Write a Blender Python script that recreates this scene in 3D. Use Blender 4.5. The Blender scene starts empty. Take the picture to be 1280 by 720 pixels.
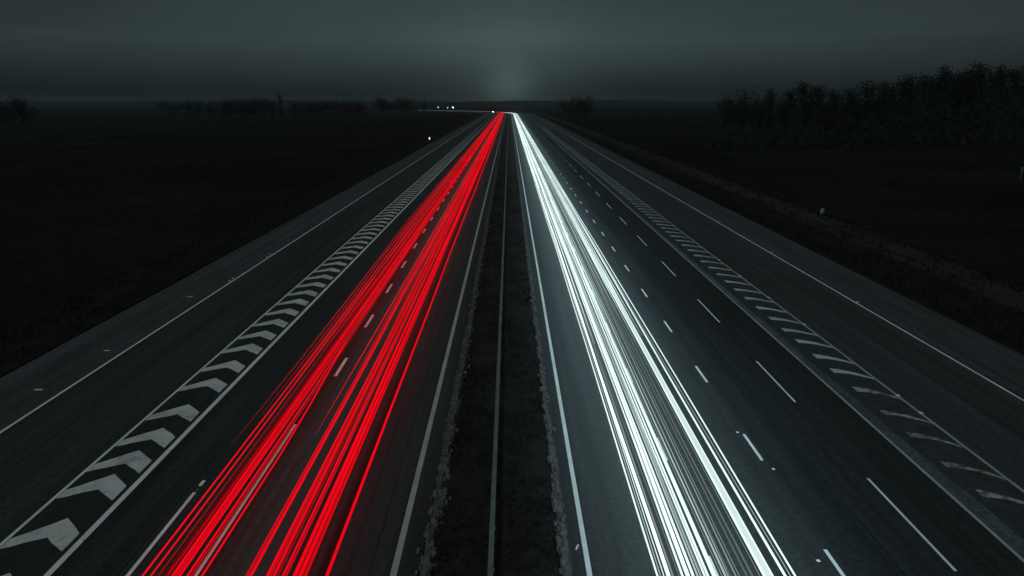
import bpy, math, random
from mathutils import Vector
random.seed(7)
sc = bpy.context.scene
col = sc.collection

# ------------------------------------------------------------------ camera numbers
K = 14.2                                   # camera height / cos(pitch)
TH = math.atan(0.234)
CT, ST = math.cos(TH), math.sin(TH)
H = K * CT
F = 1000.0
VX, VY = 636.5, 126.0

def Yat(y, z=0.0):                          # road distance seen at photo row y
    return (F * (H - z) / CT / (y - VY) - (H - z) * ST) / CT
def Xs(s, z=0.0):                           # lateral offset for a line of photo slope s
    return s * (H - z) / CT
def far_xy(px, Y):                          # lateral position of a far thing seen at column px
    return (px - VX) / F * (Y * CT + H * ST)

# ------------------------------------------------------------------ road alignment
S0, R = 850.0, 470.0                        # straight, then bends to the left
def P(s, X, z=0.0):
    if s <= S0:
        return Vector((X, s, z))
    a = (s - S0) / R
    return Vector((-R + (R + X) * math.cos(a), S0 + (R + X) * math.sin(a), z))

# ------------------------------------------------------------------ helpers
def lerp(a, b, t): return a+(b-a)*t
def tag(o, label=None, cat=None, group=None, kind=None):
    if label: o['label'] = label
    if cat: o['category'] = cat
    if group: o['group'] = group
    if kind: o['kind'] = kind
    return o

class MB:
    def __init__(s): s.v = []; s.f = []; s.m = []
    def quad(s, a, b, c, d):
        n = len(s.v); s.v += [a, b, c, d]; s.f.append((n, n+1, n+2, n+3))
    def tri(s, a, b, c):
        n = len(s.v); s.v += [a, b, c]; s.f.append((n, n+1, n+2))
    def box(s, cx, cy, cz, sx, sy, sz, rz=0.0, taper=1.0):
        n = len(s.v); c, q = math.cos(rz), math.sin(rz)
        for k, (dz, t) in enumerate(((-1, 1.0), (1, taper))):
            for dx, dy in ((-1, -1), (1, -1), (1, 1), (-1, 1)):
                x, y = dx*sx/2*t, dy*sy/2*t
                s.v.append((cx + x*c - y*q, cy + x*q + y*c, cz + dz*sz/2))
        for f in ((3,2,1,0), (4,5,6,7), (0,1,5,4), (1,2,6,5), (2,3,7,6), (3,0,4,7)):
            s.f.append(tuple(n+i for i in f))
    def tube(s, pts, radii, n=6):
        base = len(s.v)
        for i, p in enumerate(pts):
            p = Vector(p)
            a = Vector(pts[max(0, i-1)]); b = Vector(pts[min(len(pts)-1, i+1)])
            t = (b - a).normalized()
            u = t.cross(Vector((0, 0, 1)))
            if u.length < .05: u = t.cross(Vector((1, 0, 0)))
            u.normalize(); w = u.cross(t).normalized()
            r = radii[i]
            ru, rw = r if isinstance(r, tuple) else (r, r)
            for k in range(n):
                an = 2*math.pi*k/n
                s.v.append(tuple(p + u*math.cos(an)*ru + w*math.sin(an)*rw))
        for i in range(len(pts)-1):
            for k in range(n):
                k2 = (k+1) % n
                s.f.append((base+i*n+k, base+(i+1)*n+k, base+(i+1)*n+k2, base+i*n+k2))
        s.f.append(tuple(base+k for k in range(n)))
        s.f.append(tuple(base+(len(pts)-1)*n+k for k in reversed(range(n))))
    def build(s, name, mat, parent=None, smooth=False):
        me = bpy.data.meshes.new(name)
        me.from_pydata([tuple(v) for v in s.v], [], s.f)
        me.materials.append(mat)
        if smooth: me.polygons.foreach_set('use_smooth', [True]*len(me.polygons))
        me.update()
        o = bpy.data.objects.new(name, me); col.objects.link(o)
        if parent: o.parent = parent
        return o

def empty(name, loc):
    o = bpy.data.objects.new(name, None); col.objects.link(o)
    o.location = loc; o.empty_display_size = .2
    return o
def children(o): return [c for c in bpy.data.objects if c.parent is o]
def copy_tree(o, loc, rz=0, scale=(1, 1, 1)):
    c = o.copy(); col.objects.link(c); c.location = loc; c.rotation_euler = (0, 0, rz); c.scale = scale
    for ch in children(o):
        d = ch.copy(); col.objects.link(d); d.parent = c
    return c

def stations(y0, y1):
    out = [y0]; s = y0
    while s < y1:
        st = 2.0 if s < 60 else (5.0 if s < 200 else (12.0 if s < 800 else 8.0))
        s = min(y1, s + st); out.append(s)
    return out

# ------------------------------------------------------------------ materials
def newmat(name):
    m = bpy.data.materials.new(name); m.use_nodes = True
    nt = m.node_tree; nt.nodes.clear()
    out = nt.nodes.new('ShaderNodeOutputMaterial')
    return m, nt, out
def noise(nt, scale, detail=4, rough=.6, vec=None):
    n = nt.nodes.new('ShaderNodeTexNoise')
    n.inputs['Scale'].default_value = scale
    n.inputs['Detail'].default_value = detail
    n.inputs['Roughness'].default_value = rough
    if vec is not None: nt.links.new(vec, n.inputs['Vector'])
    return n
def ramp(nt, fac, stops):
    r = nt.nodes.new('ShaderNodeValToRGB')
    e = r.color_ramp.elements
    while len(e) < len(stops): e.new(.5)
    for i, (p, c) in enumerate(stops):
        e[i].position = p; e[i].color = (*c, 1) if len(c) == 3 else c
    nt.links.new(fac, r.inputs['Fac'])
    return r
def objcoord(nt, sc3=(1, 1, 1)):
    t = nt.nodes.new('ShaderNodeTexCoord'); mp = nt.nodes.new('ShaderNodeMapping')
    mp.inputs['Scale'].default_value = sc3
    nt.links.new(t.outputs['Object'], mp.inputs['Vector'])
    return mp.outputs['Vector']

def g3(v, tint=(.86, 1.01, 1.07)): return tuple(v*t for t in tint)

def mat_rough(name, lo, hi, scale, rough=.85, bump=.3, streak=None, fine=18.0, tint=(.86, 1.01, 1.07), spec=.3):
    """mottled surface: coarse patches (optionally stretched along the road) over a fine grain"""
    m, nt, out = newmat(name); L = nt.links.new
    b = nt.nodes.new('ShaderNodeBsdfPrincipled')
    v = objcoord(nt, streak or (1, 1, 1))
    v2 = objcoord(nt)
    n1 = noise(nt, scale, 6, .62, v)
    n2 = noise(nt, fine, 3, .7, v2)
    r1 = ramp(nt, n1.outputs['Fac'], [(.3, g3(lo, tint)), (.7, g3(hi, tint))])
    r2 = ramp(nt, n2.outputs['Fac'], [(.25, (.6, .6, .6)), (.75, (1.4, 1.4, 1.4))])
    mx = nt.nodes.new('ShaderNodeMix'); mx.data_type = 'RGBA'; mx.blend_type = 'MULTIPLY'
    mx.inputs['Factor'].default_value = 1
    L(r1.outputs['Color'], mx.inputs['A']); L(r2.outputs['Color'], mx.inputs['B'])
    src = mx.outputs['Result']
    if streak:
        n3 = noise(nt, 1.9, 3, .55, objcoord(nt, (1, .008, 1))); n4 = noise(nt, 4.5, 5, .75, v2)
        for n_, a_ in ((n3, .26), (n4, .38)):
            r3 = ramp(nt, n_.outputs['Fac'], [(.35, (1-a_,)*3), (.65, (1+a_,)*3)])
            m3 = nt.nodes.new('ShaderNodeMix'); m3.data_type = 'RGBA'; m3.blend_type = 'MULTIPLY'; m3.inputs['Factor'].default_value = 1
            L(src, m3.inputs['A']); L(r3.outputs['Color'], m3.inputs['B']); src = m3.outputs['Result']
    L(src, b.inputs['Base Color'])
    b.inputs['Roughness'].default_value = rough
    b.inputs['Specular IOR Level'].default_value = spec
    bp = nt.nodes.new('ShaderNodeBump'); bp.inputs['Strength'].default_value = bump; bp.inputs['Distance'].default_value = .02
    L(n2.outputs['Fac'], bp.inputs['Height']); L(bp.outputs['Normal'], b.inputs['Normal'])
    L(b.outputs['BSDF'], out.inputs['Surface'])
    return m

def mat_paint(name, val, wear=.4, under=.045, scale=5.0, soft=.12, tint=(.94, 1.02, 1.0), patch=0.6):
    """thermoplastic paint worn through to the asphalt in patches"""
    m, nt, out = newmat(name); L = nt.links.new
    b = nt.nodes.new('ShaderNodeBsdfPrincipled')
    v = objcoord(nt)
    n1 = noise(nt, scale, 8, .75, v)
    n2 = noise(nt, patch, 4, .6, v)
    add = nt.nodes.new('ShaderNodeMath'); add.operation = 'MULTIPLY_ADD'
    L(n2.outputs['Fac'], add.inputs[0]); add.inputs[1].default_value = .5
    L(n1.outputs['Fac'], add.inputs[2])
    mask = ramp(nt, add.outputs[0], [(max(0, wear - soft + .2), (0, 0, 0)), (min(1, wear + soft + .2), (1, 1, 1))])
    r = ramp(nt, n2.outputs['Fac'], [(.3, g3(val*.8, tint)), (.7, g3(val*1.08, tint))])
    mx = nt.nodes.new('ShaderNodeMix'); mx.data_type = 'RGBA'
    L(mask.outputs['Color'], mx.inputs['Factor'])
    mx.inputs['A'].default_value = (*g3(under), 1)
    L(r.outputs['Color'], mx.inputs['B'])
    L(mx.outputs['Result'], b.inputs['Base Color'])
    b.inputs['Roughness'].default_value = .6
    L(b.outputs['BSDF'], out.inputs['Surface'])
    return m

def mat_plain(name, c, rough=.6, metal=0.0, var=.15, scale=3.0):
    m, nt, out = newmat(name); L = nt.links.new
    b = nt.nodes.new('ShaderNodeBsdfPrincipled')
    n = noise(nt, scale, 4, .6, objcoord(nt))
    r = ramp(nt, n.outputs['Fac'], [(.3, tuple(x*(1-var) for x in c)), (.7, tuple(x*(1+var) for x in c))])
    L(r.outputs['Color'], b.inputs['Base Color'])
    b.inputs['Roughness'].default_value = rough; b.inputs['Metallic'].default_value = metal
    L(b.outputs['BSDF'], out.inputs['Surface'])
    return m

def mat_emit(name, c, k, flicker=.18):
    """lamp light; brightness drifts a little along its length"""
    m, nt, out = newmat(name); L = nt.links.new
    e = nt.nodes.new('ShaderNodeEmission'); e.inputs['Color'].default_value = (*c, 1)
    n = noise(nt, .05, 5, .6, objcoord(nt, (1, 1, 1)))
    mr = nt.nodes.new('ShaderNodeMapRange')
    mr.inputs['From Min'].default_value = .3; mr.inputs['From Max'].default_value = .7
    mr.inputs['To Min'].default_value = k*(1-flicker); mr.inputs['To Max'].default_value = k*(1+flicker)
    L(n.outputs['Fac'], mr.inputs['Value']); L(mr.outputs['Result'], e.inputs['Strength'])
    L(e.outputs['Emission'], out.inputs['Surface'])
    return m

ST3 = (1.0, .06, 1.0)      # streaks run along the road
M = {}
M['field'] = mat_rough('dark_field_soil', .009, .021, .03, 1.0, .2, fine=.6, tint=(1.08, 1.02, .97), spec=0)
M['asphalt'] = mat_rough('asphalt_lane', .022, .036, .8, .62, .5, streak=ST3, fine=26)
M['asphalt_right'] = mat_rough('asphalt_lane_oncoming', .020, .035, .8, .62, .5, streak=ST3, fine=26)
M['asphalt_slip'] = mat_rough('asphalt_slip_road', .030, .046, .6, .7, .5, streak=ST3, fine=22)
M['shoulder'] = mat_rough('asphalt_shoulder', .046, .074, .7, .8, .5, streak=(1, .15, 1), fine=16)
M['soil'] = mat_rough('median_soil', .011, .027, .9, .95, .8, fine=9, tint=(1.05, 1, .95), spec=.1)
M['verge'] = mat_rough('verge_turf', .009, .020, .35, .95, .8, fine=5, tint=(1.12, 1.02, .9), spec=.05)
M['ridge'] = mat_rough('bank_top_lit_turf', .020, .040, .5, .95, .8, streak=(1, .25, 1), fine=5, tint=(1, 1.02, .95), spec=.05)  # paler than the verge turf: light caught on the bank top put into colour
M['slip_right'] = mat_rough('asphalt_slip_road_oncoming', .038, .060, .6, .7, .5, streak=ST3, fine=22)
M['grass'] = mat_rough('grass_blades', .012, .026, .5, .9, 0, fine=3, tint=(1.05, 1.03, .8), spec=.1)
M['stone'] = mat_rough('rubble_stone', .06, .15, 3, .9, .3, fine=20, tint=(1, 1, 1))
M['channel'] = mat_rough('drain_channel_grit', .030, .085, 2.2, .9, .6, fine=12, tint=(1, 1, 1))
M['band'] = mat_rough('bare_grit_band', .07, .13, 1.4, .85, .5, streak=(1, .2, 1), fine=14)
M['dirt'] = mat_rough('hatching_dirt', .028, .062, 1.6, .9, .6, fine=9)
M['paint'] = mat_paint('paint_white', .80, .30)
M['paint_bright'] = mat_paint('paint_lit_bright', .92, .12, tint=(.98, 1, .99))  # whiter colour stands in for headlight light thrown back by the left dashes
M['paint_oldest'] = mat_paint('paint_nearly_gone', .46, .52, under=.045, scale=3.2, soft=.08, patch=.5)
M['paint_hatch'] = mat_paint('paint_chevron', .68, .36, scale=5, soft=.16, patch=.9)
M['paint_line'] = mat_paint('paint_edge_line', .85, .26, scale=6)
M['paint_dim'] = mat_paint('paint_edge_line_worn', .42, .33, scale=4)
M['paint_old'] = mat_paint('paint_chevron_worn', .58, .38, under=.045, scale=2.2, soft=.10, patch=.35)
M['steel'] = mat_plain('galvanised_steel', (.14, .155, .155), .7, .1, .25, .8)
M['bark'] = mat_plain('bark', (.03, .027, .022), .95)
M['leaf'] = mat_plain('leaf', (.008, .009, .008), 1, 0, .3, .4)
M['scrub'] = mat_plain('scrub_twigs', (.005, .0055, .005), 1, 0, .3, .4)
M['white_plastic'] = mat_plain('white_plastic', (.8, .8, .78), .5)
M['black_plastic'] = mat_plain('black_plastic', (.03, .03, .03), .6)
M['iron'] = mat_plain('cast_iron', (.09, .09, .09), .6, .3)
M['litter'] = mat_plain('scrap', (.65, .62, .6), .6)
M['lamp'] = mat_emit('street_lamp_light', (.95, 1, .95), 45, 0)
M['lamp_mid'] = mat_emit('street_lamp_light_dim', (.95, 1, .95), 18, 0)
M['hlamp'] = mat_emit('far_headlamp_light', (.9, 1, 1), 30, 0)
WH = (.80, 1.0, .99)
for k, v in (('W4', 1.5), ('W3', .80), ('W2', 1.15), ('W1', .55), ('W05', .27), ('W02', .15)):
    M[k] = mat_emit('headlight_trail_' + k, WH, v)
RD = (1.0, .0015, .010)
for k, v in (('R1', .92), ('R07', .72), ('R04', .40), ('R02', .13)):
    M[k] = mat_emit('tail_light_trail_' + k, RD, v, .12)
M['RP'] = mat_emit('tail_light_trail_pink', (.9, .22, .30), .55, .2)

# ------------------------------------------------------------------ setting: ground and road sheets
def strip(name, x0, x1, y0, y1, z, mat, parent=None, kind='structure', xf=None):
    mb = MB(); st = stations(y0, y1); vs = []
    for s in st:
        a, b = (xf(s) if xf else (x0, x1))
        vs.append((P(s, a, z), P(s, b, z)))
    for (a, b) in vs: mb.v += [a, b]
    for i in range(len(vs)-1): mb.f.append((2*i, 2*i+1, 2*i+3, 2*i+2))
    o = mb.build(name, mat, parent)
    if kind and not parent: tag(o, kind=kind)
    return o
def loft(name, prof, y0, y1, mat, jitter=.0, kind='structure'):
    mb = MB(); st = stations(y0, y1); n = len(prof)
    for s in st:
        for j, (X, z) in enumerate(prof):
            e = 0 if j in (0, n-1) else jitter
            mb.v.append(P(s, X + random.uniform(-e, e), z + random.uniform(-e, e)*.5))
    for i in range(len(st)-1):
        for j in range(n-1):
            mb.f.append((i*n+j, i*n+j+1, (i+1)*n+j+1, (i+1)*n+j))
    o = mb.build(name, mat, None, True); tag(o, kind=kind); return o

END = 1330.0
g = MB()
gx = [-4000, -1500, -500, -150, 0, 150, 500, 1500, 4000]; gy = [-300, 0, 300, 700, 1200, 2200, 4000]
for y in gy:
    for x in gx: g.v.append((x, y, -.45))
for j in range(len(gy)-1):
    for i in range(len(gx)-1):
        n = len(gx); g.f.append((j*n+i, j*n+i+1, (j+1)*n+i+1, (j+1)*n+i))
tag(g.build('field', M['field']), kind='structure')

XL_edge, XL_line, XL_lane, XL_h0, XL_h1, XL_slip, XL_sh = -2.6, Xs(-.245), Xs(-.657), Xs(-.974), Xs(-1.146), Xs(-1.535), Xs(-1.835)
XR_edge, XR_line, XR_d1, XR_d2, XR_h0, XR_h1, XR_slip, XR_sh = 1.72, Xs(.169), Xs(.703), Xs(.949), Xs(1.118), Xs(1.316), Xs(1.716), Xs(2.02)
Y0 = -30
road = strip('road', -2.75, XL_h1, Y0, END, 0.0, M['asphalt'])
road2 = strip('road', 1.75, XR_h0+.02, Y0, END, 0.0, M['asphalt_right'])
slipL = strip('slip_road', XL_h1, XL_slip, Y0, END, 0.0, M['asphalt_slip'])
slipR = strip('slip_road', XR_h1, XR_slip, Y0, END, 0.0, M['slip_right'])
hatR = strip('hatched_area', XR_h0+.02, XR_h1, Y0, END, 0.0, M['dirt'])
shL = strip('hard_shoulder', XL_slip, XL_sh, Y0, END, 0.0, M['shoulder'])
shR = strip('hard_shoulder', XR_slip, XR_sh, Y0, END, 0.0, M['shoulder'])
loft('central_reservation', [(-2.75, 0), (-2.3, .03), (-1.6, .09), (-.7, .05), (0, .04), (.6, .08), (1.2, .07), (1.55, .02), (1.75, 0)],
     Y0, END, M['soil'], .04)
loft('verge', [(XL_sh, 0), (XL_sh-.02, .10), (XL_sh-.22, .10), (XL_sh-.25, .02), (XL_sh-.9, .12), (XL_sh-1.8, .05), (XL_sh-3.5, -.25), (XL_sh-7, -.5)],
     Y0, END, M['verge'], .06)
loft('verge', [(XR_sh, 0), (XR_sh+.7, .0), (XR_sh+1.8, -.35), (XR_sh+3, -.4), (XR_sh+4.9, .35)], Y0, END, M['verge'], .12)
loft('embankment', [(XR_sh+4.9, .35), (XR_sh+5.8, .95), (XR_sh+6.9, 1.15), (XR_sh+7.6, 1.0), (XR_sh+8.1, .8)], Y0, END, M['ridge'], .10)
loft('verge', [(XR_sh+8.1, .8), (XR_sh+9.5, .2), (XR_sh+12.5, -.5)], Y0, END, M['verge'], .12)
# grit channels either side of the reservation
strip('drainage_channel', 0, 0, Y0, END, .034, M['channel'], xf=lambda s: (1.60-.12*math.sin(s*.13)*.4, 1.86+.05*math.sin(s*.31)))
strip('drainage_channel', 0, 0, Y0, END, .060, M['channel'], xf=lambda s: (-2.72-.05*math.sin(s*.21), -2.42+.06*math.sin(s*.17)))
# bare grit along the worn edge of the right hatching, broadening towards the camera
strip('grit_strip', 0, 0, Y0, 300, .004, M['band'],
      xf=lambda s: (XR_h0+.10, XR_h0+.20+(0.62+.05*math.sin(s*1.3)+.04*math.sin(s*3.7))/(1+max(0, s-18)/30)))

# ------------------------------------------------------------------ painted markings
def line(name, X, w, mat, z=.005, y0=Y0, y1=END, wob=0.0):
    return strip(name, 0, 0, y0, y1, z, mat, xf=lambda s: (X-w/2+wob*math.sin(s*.07), X+w/2+wob*math.sin(s*.07)))
line('edge_line', XL_line, .20, M['paint_dim'])
line('edge_line', XR_line, .16, M['paint_line'])
line('edge_line', XL_h0, .21, M['paint_line'])
line('edge_line', XL_h1, .13, M['paint_line'])
line('edge_line', XL_slip, .14, M['paint_line'])
line('edge_line', XR_slip, .14, M['paint_line'])
line('edge_line', XR_h1, .13, M['paint_dim'])
line('edge_line', XR_h0, .13, M['paint_dim'])
def dashes(name, X, w, spans, mat):
    mb = MB()
    for a, b in spans:
        if b > S0:
            p = [P(a, X-w/2, .005), P(a, X+w/2, .005), P(b, X+w/2, .005), P(b, X-w/2, .005)]
        else:
            p = [(X-w/2, a, .005), (X+w/2, a, .005), (X+w/2, b, .005), (X-w/2, b, .005)]
        mb.quad(*p)
    return tag(mb.build(name, mat), kind='structure')
def spans(first, period, length, y1=780):
    out = []; s = first
    while s > Y0: s -= period
    while s < y1: out.append((s, s+length)); s += period
    return out
dashes('lane_line', XR_d1, .12, spans(Yat(576), 9.0, 2.55), M['paint'])
dashes('lane_line', XR_d2, .10, spans(Yat(715), 13.9, 6.1), M['paint_line'])
dashes('lane_line', XR_line+(XR_d1-XR_line)*.5, .13, spans(Yat(576), 9.0, 2.2), M['paint'])
dashes('lane_line', Xs(-.661), .12, [(Yat(760), Yat(530))], M['paint_bright'])
mb = MB()
for a, b in spans(Yat(470), 9.15, 3.0):
    if a < Yat(500): continue
    k = min(1, max(0, (a-38)/60)); X = Xs(-lerp(.632, .658, k))
    if b < S0: mb.quad((X-.085, a, .005), (X+.085, a, .005), (X+.085, b, .005), (X-.085, b, .005))
tag(mb.build('lane_line', M['paint_bright']), kind='structure')
dashes('lane_line', Xs(-.804), .13, [(5, Yat(615)), (Yat(607), Yat(600))], M['paint'])

# tarmac joints sealed with bitumen
M['seal'] = mat_rough('bitumen_seal', .008, .016, 2, .5, .1, fine=8)
for X_j, w_j, a_j, b_j in ((Xs(-.83), .05, Y0, 400), (Xs(-.30), .04, Y0, 300), (Xs(.83), .05, Y0, 400), (Xs(1.52), .05, Y0, 260), (Xs(-1.36), .05, Y0, 300)):
    line('tarmac_joint', X_j, w_j, M['seal'], z=.003, y0=a_j, y1=b_j, wob=.05)
# chevrons in the left hatched area: apex points away from the camera
ch = MB()
obs = [714, 647, 592, 562, 534, 505, 472, 450, 429]
ys = [Yat(y) for y in obs]
s = ys[-1]
while s < 400: s += 2.72; ys.append(s)
s = ys[0]
while s > 8: s -= 2.9; ys.append(s)
xl, xa, xr = XL_h1+.09, Xs(-1.058), XL_h0-.28
def bar(mb, A, B, n, z, ragged=.03):
    """band between two polylines A (far) and B (near)"""
    for i in range(n):
        mb.quad(B[i], B[i+1], A[i+1], A[i])
for yo in ys:
    th = 1.12 if yo < 60 else .95
    q_ = 1-.75*min(1, max(0, (yo-110)/260))
    j = lambda: random.uniform(-.03, .03)
    far = [Vector((lerp(xl, xa, t)+j()*.3, lerp(yo-1.30, yo, t)+j(), .0055)) for t in (0, .25, .5, .75, 1)]
    near = [Vector((lerp(xl, xa, t)+j()*.3, lerp(yo-1.30-.65*q_, yo-1.22*q_, t)+j()*q_, .0055)) for t in (0, .25, .5, .75, 1)]
    far += [Vector((lerp(xa, xr, t)+j()*.3, lerp(yo, yo-.98, t)+j(), .0055)) for t in (.33, .66, 1)]
    near += [Vector((lerp(xa, xr, t)+j()*.3, lerp(yo-1.22*q_, yo-.98-th*q_, t)+j()*q_, .0055)) for t in (.33, .66, 1)]
    bar(ch, far, near, 7, 0)
tag(ch.build('chevron_marking', M['paint_hatch']), kind='structure')

# worn bars in the right hatched area, curling away from the right border
ch = MB(); ch2 = MB()
ysr = [Yat(y) for y in (640, 600, 560, 530, 499, 474, 455, 435, 420, 405, 391)]
s = ysr[-1]
while s < 430: s += 2.72; ysr.append(s)
for yo in ysr:
    n = 9; far = []; near = []
    w0 = .34 if yo > 33 else .24
    for i in range(n+1):
        t = i/n
        X = lerp(XR_h1-.08, Xs(1.195), t) + random.uniform(-.02, .02)
        yc = yo + 1.25*math.sin(t*1.5)**.9 if t > 0 else yo
        w = w0*(.55+.75*t) + random.uniform(-.04, .04)
        far.append(Vector((X, yc+w, .0055))); near.append(Vector((X, yc-w*.8, .0055)))
    bar(ch2 if yo < 38 else ch, far, near, n, 0)
tag(ch.build('chevron_marking', M['paint_old']), kind='structure')
tag(ch2.build('chevron_marking', M['paint_oldest']), kind='structure')

# ------------------------------------------------------------------ central safety barrier
bar0 = empty('safety_barrier', (0, 0, 0))
XB = Xs(-.041, .72)
tag(bar0, 'grey steel safety barrier running down the middle of the dark central reservation', 'crash barrier')
mb = MB()
for i, s in enumerate(stations(-10, 1200)[:-1]):
    pass
st = stations(-10, 1200)
prof = [(-.07, .60), (-.08, .64), (-.08, .74), (-.06, .77), (.06, .77), (.08, .74), (.08, .64), (.07, .60)]
for s in st:
    for dx, z in prof: mb.v.append(P(s, XB+dx, z))
n = len(prof)
for i in range(len(st)-1):
    for k in range(n):
        mb.f.append((i*n+k, i*n+(k+1) % n, (i+1)*n+(k+1) % n, (i+1)*n+k))
mb.build('rail', M['steel'], bar0)
pm = MB(); pm.box(0, 0, .30, .05, .11, .60); pm.box(0, 0, .005+.035, .20, .22, .03)
p0 = pm.build('post', M['steel'], bar0); p0.location = (XB, 12, 0)
for k in range(1, 100):
    c = p0.copy(); col.objects.link(c); c.parent = bar0; c.location = (XB, 12+2.4*k, 0)
pm = MB()
s = 12+2.4*100
while s < 1190:
    q = P(s, XB); pm.box(q.x, q.y, .30, .05, .11, .60); s += 2.4
tag(pm.build('post', M['steel'], bar0), kind='stuff')

# ------------------------------------------------------------------ stones, grass (uncountable)
def scatter_stones(name, Xc, Xw, y0, y1, n, smin, smax, z0):
    mb = MB(); k = 0
    while k < n:
        u = random.random()
        y = y0 * (y1/y0)**u
        cl = .5+.5*math.sin(y*1.9+Xc)+.35*math.sin(y*5.3)
        if random.random() > .35+.65*cl: k += 1; continue
        x = Xc + random.gauss(0, Xw)
        r = random.uniform(smin, smax)*(1.0 if random.random() < .85 else 1.8)
        h = r*random.uniform(.4, .8); a = random.random()*6.28
        base = len(mb.v); nn = 5
        q = P(y, x)
        for lev, (rr, zz) in enumerate(((1.0, 0), (.85, .7))):
            for i in range(nn):
                an = a+2*math.pi*i/nn
                f = random.uniform(.75, 1.2)*rr
                mb.v.append((q.x+math.cos(an)*r*f*.8, q.y+math.sin(an)*r*f*2.2, z0+h*zz))
        mb.v.append((q.x, q.y, z0+h))
        for i in range(nn):
            j = (i+1) % nn
            mb.f.append((base+i, base+j, base+nn+j, base+nn+i)); mb.f.append((base+nn+i, base+nn+j, base+2*nn))
        k += 1
    return tag(mb.build(name, M['stone']), 'loose grey stones scattered along the edge of the reservation', kind='stuff')
scatter_stones('gravel', 1.70, .07, 14, 300, 4200, .035, .085, .03)
scatter_stones('gravel', -2.50, .13, 14, 300, 3800, .03, .075, .055)

def scatter_grass(name, bands, label):
    mb = MB()
    for (xa_, xb_, zf, y0, y1, n, hmin, hmax) in bands:
        for k in range(n):
            y = y0*(y1/y0)**random.random(); x = random.uniform(xa_, xb_)
            if math.sin(x*1.7+y*.31)+math.sin(y*.83-x*.6)+random.uniform(-1, 1) < -.6: continue
            z = zf(x)
            for b in range(3):
                a = random.random()*6.28; h = random.uniform(hmin, hmax); w = h*.10
                bx, by = x+random.uniform(-.1, .1), y+random.uniform(-.1, .1)
                le = random.uniform(.2, .8)*h
                mb.tri((bx-math.sin(a)*w, by+math.cos(a)*w, z), (bx+math.sin(a)*w, by-math.cos(a)*w, z),
                       (bx+math.cos(a)*le, by+math.sin(a)*le, z+h))
    return tag(mb.build(name, M['grass']), label, kind='stuff')
scatter_grass('grass', [(-2.4, -.35, lambda x: .05, 14, 160, 5200, .08, .28), (-.1, 1.5, lambda x: .04, 14, 160, 4000, .08, .26)],
              'dark rough grass growing in the central reservation')
def vr(x):
    t = x-XR_sh
    pts = [(0, 0), (.7, 0), (1.8, -.35), (3, -.4), (4.4, .1), (5.8, .95), (6.9, 1.15), (7.6, 1.0), (9.5, .2), (12.5, -.5)]
    for (a, za), (b, zb) in zip(pts, pts[1:]):
        if t <= b: return za+(zb-za)*(t-a)/(b-a)-.05
    return -.5
scatter_grass('grass', [(XR_sh+.4, XR_sh+12, vr, 24, 300, 9000, .2, .6)], 'dark rough grass on the bank beside the right slip road')
scatter_grass('grass', [(XL_sh-6, XL_sh-.5, lambda x: (.0 if x > XL_sh-2 else -.35), 24, 300, 5000, .15, .5)],
              'dark rough grass on the verge beside the left slip road')

# ------------------------------------------------------------------ road studs
b = MB(); b.box(0, 0, .010, .17, .20, .020); b.box(0, 0, .026, .11, .13, .012, taper=.7)
stud = empty('road_stud', (XL_h0+.15, Yat(675), .005))
b.build('body', M['white_plastic'], stud); 
for q in (-.03, .03):
    l = MB(); l.box(q, -.075, .022, .03, .02, .016); l.build('reflector', M['white_plastic'], stud)
def put_stud(X, Y, label, group, first=[True]):
    if first[0]: o = stud; o.location = (X, Y, .005); first[0] = False
    else: o = copy_tree(stud, (X, Y, .005))
    tag(o, label, 'road stud', group)
L1 = 'small pale road stud on the line right of the bright left chevrons'
for y in (675, 549, 563, 470, 438, 410): put_stud(XL_h0+.02, Yat(y), L1, 'road studs beside the left chevrons')
L2 = 'small pale road stud on the line beside the worn right chevrons'
for y in (517, 495, 406, 372, 345, 325): put_stud(XR_h1+.02, Yat(y), L2, 'road studs beside the right chevrons')
L3 = 'small pale road stud just outside the left slip road edge line'
for y in (318, 321, 348, 351): put_stud(XL_slip-.25, Yat(y), L3, 'road studs beside the left slip road line')
L4 = 'small pale road stud on the edge line of the right slip road'
for y in (263, 277, 316, 378): put_stud(XR_slip+.2, Yat(y), L4, 'road studs beside the right slip road line')
L5 = 'small dark road stud in the lane to the right of the white trails'
for x, y in ((922, 541), (967, 587), (1023, 702)):
    o = copy_tree(stud, (Xs((x-VX)/(y-VY)), Yat(y), .005), .2, (.6, .6, .6)); tag(o, L5, 'road stud', 'studs between the lane dashes')
# scraps on the tarmac
def scrap(x, y, L, W, label, rz=0):
    mb = MB(); n = 7
    c = Vector((Xs((x-VX)/(y-VY)), Yat(y), .006))
    top = []
    for i in range(n):
        a = 2*math.pi*i/n; f = random.uniform(.7, 1.15)
        top.append((math.cos(a)*W*f/2, math.sin(a)*L*f/2))
    for z in (0, .03): mb.v += [(p[0], p[1], z*random.uniform(.5, 1.4)) for p in top]
    mb.f.append(tuple(range(n, 2*n)))
    for i in range(n): mb.f.append((i, (i+1) % n, n+(i+1) % n, n+i))
    o = mb.build('litter', M['litter']); o.location = c; o.rotation_euler = (0, 0, rz)
    tag(o, label, 'litter')
scrap(721, 685, .38, .09, 'small pale scrap lying left of the white edge line at the bottom', -.3)
scrap(49, 487, .16, .45, 'pale flat scrap on the left hard shoulder near the photo edge')
scrap(134, 438, .14, .38, 'dim flat scrap on the left hard shoulder, the middle one of three')
scrap(238, 371, .14, .42, 'pale flat scrap on the left hard shoulder, the farthest one of three')

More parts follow.
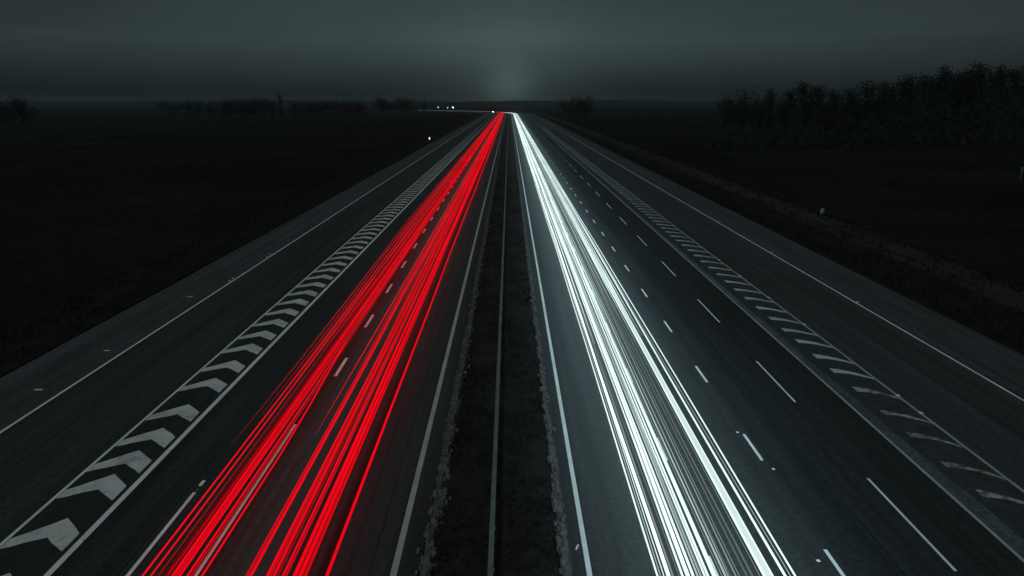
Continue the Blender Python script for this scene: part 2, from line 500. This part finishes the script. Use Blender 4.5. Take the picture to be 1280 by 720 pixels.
# ------------------------------------------------------------------ light trails
def trail(name, s, wpx, z, mat, label, cat, group=None, y_near=None, s_end=None, s_far=None, amp=.022, flat=.6, kk=(35, 60), wf=.62):
    X = Xs(s, z); Xf = Xs(s_far if s_far else s, z)
    w = wpx*wf/594*(H-z)/CT
    a0 = -12.0 if y_near is None else Yat(y_near, z)
    a1 = s_end
    st = []; t = a0
    while t < a1:
        st.append(t); t += 5 if t < 150 else (12 if t < 700 else 10)
    st.append(a1)
    ph = random.random()*6.28; wl = random.uniform(70, 160)
    pts = []; rad = []
    for t in st:
        k = min(1, max(0, (t-kk[0])/kk[1])); k = k*k*(3-2*k)
        x = X+(Xf-X)*k + amp*math.sin(t/wl*6.28+ph)+amp*.5*math.sin(t/wl*17+ph*2)
        zz = z+.02*math.sin(t/23+ph)
        f = 1.0
        if y_near is not None: f = min(1, .08+((t-a0)/22)**.8)
        f *= min(1, .15+(a1-t)/25)
        pts.append(P(t, x, zz)); f *= 1+1.1*min(1, max(0, t-60)/250); rad.append((w/2*f, w/2*flat*f))
    mb = MB(); mb.tube(pts, rad, 6)
    o = mb.build(name, mat, None, True)
    m = o.data
    tag(o, label, cat, group)
    return o
RE = 900.0
RC = 'light trail'
GD = 'red tail light trails of the two left lanes'
INL = 'thin red streak packed inside the left red bundle'
INR = 'red streak packed inside the middle strands of the right red bundle'
reds = [
 (.386, 7, .80, 'R1', 'single red trail standing apart, nearest the central reservation', None, None),
 (.4525, 9, .85, 'R1', 'broad bright red streak forming the left edge of the thick red band', None, None),
 (.441, 9, .80, 'R1', 'broad bright red streak in the core of the thick red band', None, None),
 (.4305, 7, .75, 'R07', 'red streak forming the right edge of the thick red band', None, None),
 (.471, 4, .80, 'R07', INR, None, None),
 (.478, 5, .82, 'R1', INR, None, None),
 (.4865, 4, .80, 'R04', INR, None, None),
 (.4945, 6, .80, 'R1', INR, None, None),
 (.503, 4, .78, 'R07', INR, None, None),
 (.511, 6, .82, 'R1', INR, None, None),
 (.545, 7, .85, 'R1', 'red streak just right of the one that starts part way up the road', None, None),
 (.5535, 5, .80, 'R07', 'dimmer red streak hugging the left side of a brighter one in the right bundle', None, None),
 (.5785, 5, .80, 'R1', 'red trail starting at a thin tip in the lane, leftmost of the right bundle', 543, None),
 (.562, 4, .80, 'R07', 'faint red streak that begins farther up the right bundle', 470, None),
 (.773, 5, .80, 'R1', 'outermost red trail reaching the bottom edge, beside the pink line', None, .800),
 (.755, 4.5, .80, 'R1', 'second red trail from the left at the bottom edge', None, .782),
 (.808, 3, .85, 'R07', 'thin red trail at the outer left, ending part way down the road', 557, .845),
 (.790, 3, .80, 'R07', 'short thin red trail beside the outermost one, ending part way down', 520, .825),
 (.7395, 3, .80, 'R04', INL, None, None),
 (.729, 5, .80, 'R02', INL, None, None),
 (.720, 6, .78, 'R04', INL, None, None),
 (.7105, 7, .80, 'R1', INL, None, None),
 (.7005, 7, .80, 'R07', INL, None, None),
 (.6925, 5, .80, 'R1', INL, None, None),
 (.679, 5, .80, 'R1', 'clear red streak between the dim red glow and the white lane line', None, None),
 (.669, 3, .82, 'R07', 'thin red streak touching the left side of the white lane line', None, None),
 (.647, 5, .80, 'R1', 'red trail on the right of the white lane line, last of the left bundle', None, .680),
 (.765, 4, .85, 'R1', INL, 480, None),
 (.745, 5, .85, 'R1', INL, 440, None),
 (.733, 4, .80, 'R1', INL, 420, None),
 (.815, 5, .80, 'R07', INL, 330, None),
 (.522, 4, .8, 'R07', INR, 420, None),
 (.533, 4, .8, 'R1', INR, 380, None),
]
for s_, w, z, mk, lab, yn, sf in reds:
    trail('light_trail', -s_, w, z, M[mk], lab, RC, GD, y_near=yn, s_end=RE+random.uniform(-15, 15), s_far=(-sf if sf else None), wf=.60, kk=((27, 18) if lab.startswith('red trail on the right of the white') else (35, 60)))
trail('light_trail', -.802, 2.0, .10, M['RP'], 'thin pale pink streak at the outer left of the red bundle, beside the dark lane', RC, None, y_near=None, s_end=Yat(612))

GW = 'white headlight trails of the oncoming lanes'
INW = 'thin white streak packed inside the left half of the headlight bundle'
IDW = 'faint grey streak in the dark gap inside the headlight bundle'
whites = [
 (.314, 4, .65, 'W2', 'leftmost thin white headlight trail, nearest the central reservation'),
 (.3335, 8, .65, 'W4', 'bold white headlight trail, second from the left'),
 (.347, 3, .62, 'W05', IDW),
 (.356, 3, .62, 'W02', IDW),
 (.3665, 5, .65, 'W2', INW),
 (.376, 8, .68, 'W4', INW),
 (.3865, 4, .65, 'W2', INW),
 (.395, 4, .65, 'W1', INW),
 (.403, 3, .7, 'W05', INW),
 (.4095, 4, .65, 'W2', INW),
 (.4205, 5, .65, 'W2', INW),
 (.4295, 8, .66, 'W2', 'broad soft mint white streak on the right of the dense inner strands'),
 (.4385, 3, .65, 'W1', INW),
 (.4545, 4, .65, 'W1', 'medium white streak alone just right of the dense inner strands'),
 (.466, 3, .65, 'W02', IDW),
 (.479, 3.5, .65, 'W05', IDW),
 (.498, 3, .65, 'W02', IDW),
 (.512, 4, .65, 'W02', IDW),
 (.5345, 5, .65, 'W2', 'white streak forming the left rim of the thickest headlight band'),
 (.5445, 13, .66, 'W3', 'thickest and brightest white headlight band, right of the dark gap'),
 (.5545, 4, .66, 'W2', 'white streak forming the right rim of the thickest headlight band'),
 (.5825, 6, .65, 'W2', 'white headlight trail second from the right edge of the bundle'),
 (.6045, 4.5, .65, 'W2', 'outermost right white headlight trail, beside the lane dashes'),
]
for i, (s_, w, z, mk, lab) in enumerate(whites):
    trail('light_trail', s_, w, z, M[mk], lab, RC, GW, s_end=945+random.uniform(-25, 25))
for s_, w, mk in ((.3705, 2, 'W1'), (.382, 2.5, 'W2'), (.3905, 2, 'W2'), (.4, 2, 'W1'), (.406, 1.6, 'W2'), (.4145, 2.2, 'W1'), (.4255, 2, 'W4'), (.4335, 2.2, 'W2'),
                  (.447, 1.8, 'W05'), (.461, 1.6, 'W1'), (.487, 1.8, 'W05'), (.3195, 1.8, 'W1'), (.3285, 2, 'W2'), (.5382, 2.0, 'W2'), (.5508, 2.0, 'W2'), (.5905, 1.6, 'W1'), (.34, 1.6, 'W05'), (.525, 1.6, 'W05')):
    trail('light_trail', s_, w, .66, M[mk], 'hair thin silver strand woven between the broader headlight trails', RC, GW, s_end=935, amp=.03)
def far_line():
    pts = [P(925+k*10, 6.3, .66) for k in range(30)]
    mb = MB(); mb.tube(pts, [(.05, .13)]*30, 6)
    tag(mb.build('light_trail', M['W05'], None, True), 'faint thin white line running level to the left of the far bend', RC)
far_line()
for s_, w, mk, yn in ((.325, 4, 'W2', 420), (.35, 5, 'W2', 430), (.445, 5, 'W2', 400), (.488, 5, 'W1', 380), (.505, 4, 'W1', 400),
                      (.523, 5, 'W2', 440), (.567, 4, 'W2', 420), (.593, 4, 'W2', 380)):
    trail('light_trail', s_, w, .66, M[mk], 'white streak that shows only on the upper stretch of the headlight bundle', RC, GW, y_near=yn, s_end=950)

# light the passing headlamps throw on the tarmac
def headlight_wash(X, w, y0, y1, z, power, colr):
    la = bpy.data.lights.new('headlight_wash', 'AREA'); la.shape = 'RECTANGLE'
    la.size = w; la.size_y = y1-y0; la.energy = power*(y1-y0)*w; la.color = colr
    o = bpy.data.objects.new('headlight_wash', la); col.objects.link(o)
    o.location = (X, (y0+y1)/2, z)
    return o
headlight_wash(Xs(.46), 5.0, -20, 860, 2.9, 4.3, (.66, .97, 1.06))

headlight_wash(Xs(-.60), 5.0, -20, 860, 2.6, .45, (.75, 1, 1))
# ------------------------------------------------------------------ posts and lamps
def post_thing(name, px, py_base, hh, w, label, cat, lit=None, plate=True):
    Y = Yat(py_base); X = (px-VX)/F*(Y*CT+H*ST)
    e = empty(name, (X, Y, -.45))
    t = MB(); t.box(0, 0, hh*.5, .09, .07, hh); t.build('post', M['steel'], e)
    if plate:
        t = MB(); t.box(0, -.06, hh-.5, w*.8, .03, 1.0); t.build('plate', lit or M['white_plastic'], e)
        t = MB(); t.box(0, -.082, hh-.62, w*.7, .012, .12); t.build('stripe', M['black_plastic'], e)
    tag(e, label, cat)
    return e
post_thing('marker_post', 1027, 276, 1.9, .55, 'small pale marker plate on a post beyond the bank right of the slip road', 'marker post', mat_plain('faded_reflective_sheet', (.36, .40, .38), .6, var=.5, scale=4))
post_thing('marker_post', 1277, 224, 2.6, .6, 'faint grey marker post far out in the dark field at the right edge', 'marker post', M['steel'])

def lamp_post(px, Y, h, arm, label, head_mat, r=.6, group=None):
    X = far_xy(px, Y)
    e = empty('street_lamp', (X, Y, -.45))
    t = MB(); t.tube([(0, 0, 0), (0, 0, h*.5), (0, 0, h)], [.13, .10, .07], 8); t.build('pole', M['steel'], e)
    t = MB(); t.tube([(0, 0, h), (-arm*.5, 0, h+.25), (-arm, 0, h+.2)], [.06, .05, .04], 6); t.build('arm', M['steel'], e)
    t = MB(); t.box(-arm-.3, 0, h+.18, .9, .4, .16, taper=.6); hd = t.build('lamp_head', M['black_plastic'], e)
    t = MB(); t.box(-arm-.3, 0, h+.02, .8*r/.6, .34*r/.6, .12+.2*r); t.build('lamp_glass', head_mat, hd)
    tag(e, label, 'street lamp', group); return e
lamp_post(568, 1150, 5.2, 1.2, 'brightest distant street lamp left of where the red trails vanish', M['lamp'], 1.0)
lamp_post(561, 1180, 4.6, 1.0, 'faint distant street lamp between two brighter ones on the horizon', M['lamp_mid'], .4)
lamp_post(549, 1170, 4.8, 1.0, 'dim distant street lamp, leftmost of the three on the horizon', M['lamp_mid'], .6)
# low lit beacon on the left verge
Y = Yat(176); X = far_xy(537, Y)
e = empty('beacon', (X, Y, -.45))
t = MB(); t.tube([(0, 0, 0), (0, 0, .9)], [.06, .05], 8); t.build('post', M['steel'], e)
t = MB(); t.tube([(0, 0, .9), (0, 0, 1.0), (0, 0, 1.5), (0, 0, 1.75)], [.10, .22, .22, .06], 10)
t.build('lamp', mat_emit('beacon_light', (1, 1, .95), 1.2, 0), e, True)
tag(e, 'small white light on a short post in the dark left verge', 'beacon')
# far headlamp at the bend
q = P(1005, 6.0, .7)
e = empty('headlamp', (q.x, q.y, 0))
t = MB(); t.tube([(0, 0, .55), (0, 0, .62), (0, 0, .85), (0, 0, .92)], [.12, .3, .3, .1], 8); t.build('lamp', M['hlamp'], e, True)
t = MB(); t.box(0, 0.1, .28, .5, .3, .56); t.build('housing', M['black_plastic'], e)
tag(e, 'bright white point of light at the far bend, just left of the red tips', 'headlamp')

# ------------------------------------------------------------------ trees
def crown_mesh(kind, seed):
    rnd = random.Random(seed); mb = MB(); tb = MB()
    if kind == 'poplar':
        tb.tube([(0, 0, 0), (.05, 0, .5), (0, .02, .93)], [.028, .017, .004], 6)
        limbs = []
        for k in range(46):
            z = .12+.8*k/46; a = rnd.random()*6.28; Lh = .17*(1-abs(z-.42)*1.05)+.02
            e_ = (math.cos(a)*Lh*.55, math.sin(a)*Lh*.55, z+Lh*1.0)
            tb.tube([(0, 0, z), (e_[0]*.6, e_[1]*.6, z+Lh*.45), e_], [.007, .0045, .0015], 4)
            limbs.append(((0, 0, z), e_))
        n, sz = 44, .011
    else:
        tb.tube([(0, 0, 0), (.02, .01, .22), (.0, .0, .42)], [.045, .032, .02], 7)
        limbs = []
        for k in range(30):
            z0 = rnd.uniform(.2, .42); a = rnd.random()*6.28; el = rnd.uniform(.1, 1.45)
            Lh = rnd.uniform(.3, .56)
            e_ = (math.cos(a)*math.cos(el)*Lh, math.sin(a)*math.cos(el)*Lh, z0+math.sin(el)*Lh*.98+.05)
            tb.tube([(0, 0, z0), (e_[0]*.5, e_[1]*.5, z0+(e_[2]-z0)*.6), e_], [.014, .009, .003], 4)
            limbs.append(((0, 0, z0), e_))
        n, sz = 95, .018
    for a_, b_ in limbs:
        for k in range(n):
            t = rnd.uniform(.35, 1.08)
            sp = (.034 if kind == 'poplar' else .062)
            p = Vector(a_).lerp(Vector(b_), t)+Vector((rnd.gauss(0, sp), rnd.gauss(0, sp), rnd.gauss(0, sp)))
            u = Vector((rnd.gauss(0, 1), rnd.gauss(0, 1), rnd.gauss(0, 1))).normalized()*sz*rnd.uniform(.5, 1.2)
            w = u.orthogonal().normalized()*sz*rnd.uniform(.4, .9)
            mb.quad(p-u, p-w, p+u, p+w)
    return tb, mb
protos = {}
def tree(kind, var, px, top_y, Y, wpx, label, group, name):
    h = (H + (VY-top_y)/F*(Y*CT+H*ST)/1.0 + .45)
    X = far_xy(px, Y)
    key = (kind, var)
    width = .30 if kind == 'poplar' else .95
    sx = wpx/F*Y/(width)
    if key not in protos:
        tb, mb = crown_mesh(kind, hash(key[1]) % 97+(5 if kind == 'poplar' else 50))
        o = empty(name, (X, Y, -.45))
        tb.build('trunk', M['bark'], o); mb.build('crown', M['leaf'], o)
        protos[key] = o
    else:
        o = copy_tree(protos[key], (X, Y, -.45))
    o.name = name
    o.scale = (sx, sx, h); o.rotation_euler = (0, 0, random.random()*6.28)
    tag(o, label, 'tree', group)
GT = 'row of tall thin trees on the right'
LT = 'tall thin dark tree in the blurred row on the right skyline'
row = [(962, 114, 12), (985, 113, 12), (1001, 105, 16), (1018, 109, 14), (1041, 115, 12), (1060, 112, 12), (1078, 103, 14), (1098, 104, 15), (1122, 99, 20),
       (1136, 104, 14), (1150, 97, 16), (1163, 97, 14), (1177, 87, 20), (1195, 93, 18), (1217, 83, 24), (1232, 88, 18), (1247, 87, 20),
       (1263, 86, 16), (1276, 84, 16), (1109, 110, 12), (1186, 99, 15), (1206, 92, 15)]
for i, (px, ty, w) in enumerate(row):
    lab = LT
    if px == 1217: lab = 'tallest of the thin dark trees on the right skyline'
    if px == 1276: lab = 'thin dark tree at the far right edge of the skyline'
    if px == 1001: lab = 'taller thin dark tree rising over the low gap in the right skyline'
    tree('poplar', i % 4, px, ty, random.uniform(265, 330), w*random.uniform(1.7, 2.9), lab, GT, 'poplar_tree')
# undergrowth trees below the row
GU = 'low bushy trees beneath the right skyline row'
for i in range(20):
    px = 1030+i*13.5
    tree('round', i % 3, px, lerp(121, 104, i/19)+random.uniform(-2, 3), random.uniform(250, 300), random.uniform(20, 30),
         'low bushy dark tree beneath the row of thin trees on the right', GU, 'bushy_tree')
tree('round', 0, 926, 107.5, 330, 58, 'broad rounded dark tree at the left end of the right tree row', None, 'round_tree')
tree('round', 1, 905, 117, 340, 26, 'lower bushy tree attached to the left of the broad rounded one', None, 'round_tree')
tree('round', 2, 948, 115, 335, 26, 'lower bushy tree attached to the right of the broad rounded one', None, 'round_tree')
tree('round', 1, 975, 118, 345, 26, 'squat bushy tree between two thin trees on the right skyline', None, 'round_tree')
tree('round', 2, 728, 117, 560, 40, 'rounded dark tree just right of where the road vanishes', None, 'round_tree')
tree('round', 0, 711, 120.5, 580, 30, 'lower dark tree on the left of the one beside the vanishing road', None, 'round_tree')
tree('round', 1, 478, 120.5, 800, 30, 'rounded dark tree, left one of the pair on the horizon left of the road', None, 'round_tree')
tree('round', 2, 507, 120.5, 800, 32, 'rounded dark tree, right one of the pair on the horizon left of the road', None, 'round_tree')
tree('round', 0, 493, 123, 820, 16, 'low dark tree squeezed between a rounded pair on the horizon', None, 'round_tree')
tree('round', 0, 530, 124, 900, 12, 'tiny dark tree nearest the distant street lamps', None, 'round_tree')
tree('round', 1, 30, 118.5, 420, 36, 'broad dark tree at the far left of the horizon', None, 'round_tree')
tree('round', 2, 8, 122, 430, 40, 'low dark tree at the extreme left edge of the picture', None, 'round_tree')
tree('poplar', 1, 352, 118, 620, 9, 'lone thin faint tree sticking up above the left horizon', None, 'poplar_tree')
GL = 'low trees along the left horizon'
for i, (px, ty, w) in enumerate(((283, 123, 22), (290, 122.5, 24), (305, 122, 28), (318, 122.3, 30), (330, 122.2, 26), (341, 122.6, 24), (265, 124.3, 22), (250, 124.8, 20), (368, 124.2, 24), (390, 124.6, 22), (410, 124.4, 22), (432, 124.5, 24), (450, 124, 22), (236, 125, 24), (298, 122.6, 26), (312, 122.8, 26), (324, 122.4, 26), (379, 124.5, 24), (400, 124.6, 24), (421, 124.6, 24), (441, 124.4, 24), (220, 125.1, 24), (204, 125.3, 24))):
    tree('round', i % 3, px, ty, 640+i*8, w, 'low dark tree in the line of trees along the left horizon', GL, 'bushy_tree')

# scrub below the right-hand trees: one uncountable thicket
wb = MB(); rnd = random.Random(9)
for k in range(14000):
    px = rnd.uniform(890, 1330); Y = rnd.uniform(235, 300); X = far_xy(px, Y)
    top = lerp(2.5, 15, min(1, max(0, (px-900)/340)))+1.5*math.sin(px*.21)+1.2*math.sin(px*.077+1)
    z = rnd.random()**.8*top-.5; rr_ = rnd.uniform(.2, .6)
    p = Vector((X, Y, z)); u = Vector((rnd.gauss(0, 1), rnd.gauss(0, 1), rnd.gauss(0, 1))).normalized()*rr_
    w_ = u.orthogonal().normalized()*rr_*.8
    wb.quad(p-u, p-w_, p+u, p+w_)
tag(wb.build('scrub', M['scrub']), 'dark thicket of scrub filling the ground under the right trees', kind='stuff')
# far woods closing the horizon: one uncountable mass
wb = MB(); rnd = random.Random(3)
for k in range(15000):
    x = rnd.uniform(-2300, 2300); y = 2500+rnd.uniform(0, 350)
    top = 12.2+1.5*math.sin(x/170)+1.0*math.sin(x/61+1)+.8*math.sin(x/23)
    z = rnd.random()**.7*top - .45
    r = rnd.uniform(1.2, 3.4)
    p = Vector((x, y, z))
    u = Vector((rnd.gauss(0, 1), rnd.gauss(0, .3), rnd.gauss(0, .6))).normalized()*r*1.6
    w = u.cross(Vector((0, 1, 0))).normalized()*r
    wb.quad(p-u, p-w, p+u, p+w)
tag(wb.build('distant_woodland', M['leaf']), 'dark band of distant woodland closing the horizon', kind='stuff')

# ------------------------------------------------------------------ haze
hz = MB(); hz.box(0, 1950, 13.5, 8400, 4700, 30.5)
hz.v = [(v[0], v[1], (-1.5 if v[2] < 5 else 34.0)) for v in hz.v]
hm, nt, out = newmat('night_haze')
pv = nt.nodes.new('ShaderNodeVolumePrincipled')
pv.inputs['Color'].default_value = (.72, 1, 1, 1)
pv.inputs['Density'].default_value = .00012
pv.inputs['Anisotropy'].default_value = .3
nt.links.new(pv.outputs['Volume'], out.inputs['Volume'])
ho = hz.build('haze', hm); tag(ho, 'thin night haze over the road', kind='stuff')

# ------------------------------------------------------------------ night sky
w = bpy.data.worlds.new('World'); sc.world = w; w.use_nodes = True
nt = w.node_tree; nt.nodes.clear(); L = nt.links.new
out = nt.nodes.new('ShaderNodeOutputWorld'); bg = nt.nodes.new('ShaderNodeBackground')
tc = nt.nodes.new('ShaderNodeTexCoord'); sep = nt.nodes.new('ShaderNodeSeparateXYZ')
L(tc.outputs['Generated'], sep.inputs[0])
def mth(op, a, b=None, c=None):
    n = nt.nodes.new('ShaderNodeMath'); n.operation = op
    for i, v in enumerate((a, b, c)):
        if v is None: continue
        if isinstance(v, (int, float)): n.inputs[i].default_value = v
        else: L(v, n.inputs[i])
    return n.outputs[0]
X_, Y_, Z_ = sep.outputs
el = ramp(nt, mth('MULTIPLY', Z_, 4.0), [(0.0, (.007,)*3), (.04, (.012,)*3), (.09, (.021,)*3), (.18, (.038,)*3), (.28, (.055,)*3), (.50, (.043,)*3), (.75, (.032,)*3), (1.0, (.02,)*3)])
# broad brightening of the sky towards the road's end, plus a painted glow for headlights on haze
dx = mth('SUBTRACT', X_, -.03)
wide = mth('EXPONENT', mth('MULTIPLY', mth('MULTIPLY', dx, dx), -4.2))
dx2 = mth('SUBTRACT', X_, 0.0)
dz2 = mth('SUBTRACT', Z_, .012)
rr = mth('ADD', mth('MULTIPLY', mth('MULTIPLY', dx2, dx2), 1300.0), mth('MULTIPLY', mth('MULTIPLY', dz2, dz2), 900.0))
tight = mth('ADD', mth('MULTIPLY', mth('EXPONENT', mth('MULTIPLY', rr, -1.0)), .038), mth('MULTIPLY', mth('EXPONENT', mth('MULTIPLY', rr, -.09)), .018))
front = mth('GREATER_THAN', Y_, 0.0)
nz = noise(nt, 3.5, 4, .55)
mp = nt.nodes.new('ShaderNodeMapping'); mp.inputs['Scale'].default_value = (1, 1, 5)
L(tc.outputs['Generated'], mp.inputs[0]); L(mp.outputs[0], nz.inputs['Vector'])
cl = mth('MULTIPLY_ADD', nz.outputs['Fac'], .6, .68)
base = mth('MULTIPLY', mth('MULTIPLY', el.outputs['Color'], cl), mth('MULTIPLY_ADD', wide, .55, .45))
val = mth('ADD', base, mth('MULTIPLY', tight, front))
hsv = nt.nodes.new('ShaderNodeCombineColor')
L(mth('MULTIPLY', val, .80), hsv.inputs[0]); L(mth('MULTIPLY', val, 1.17), hsv.inputs[1]); L(mth('MULTIPLY', val, 1.20), hsv.inputs[2])
L(hsv.outputs[0], bg.inputs['Color']); bg.inputs['Strength'].default_value = 1.0
L(bg.outputs[0], out.inputs['Surface'])

# faint fill sun, added behind the camera to lift markings and tarmac
sl = bpy.data.lights.new('fill_sun', 'SUN'); sl.energy = .60; sl.angle = math.radians(12); sl.color = (.86, 1, 1)
so = bpy.data.objects.new('fill_sun', sl); col.objects.link(so)
so.rotation_euler = (math.radians(38), 0, math.radians(-25)); so.location = (0, 0, 60)

# ------------------------------------------------------------------ camera
cd = bpy.data.cameras.new('camera'); cam = bpy.data.objects.new('camera', cd); col.objects.link(cam)
cd.sensor_width = 36; cd.lens = F/1280*36; cd.clip_end = 20000; cd.clip_start = .5
yaw = math.atan((640-VX)/F)
cam.location = (0, 0, H)
cam.rotation_euler = (math.pi/2 - TH, 0, -yaw)
sc.camera = cam

sc.view_settings.view_transform = 'Standard'; sc.view_settings.look = 'None'
sc.view_settings.exposure = 0; sc.view_settings.gamma = 1
sc.cycles.use_denoising = True
sc.cycles.max_bounces = 4; sc.cycles.diffuse_bounces = 2; sc.cycles.glossy_bounces = 2; sc.cycles.volume_bounces = 0
sc.cycles.sample_clamp_indirect = 3
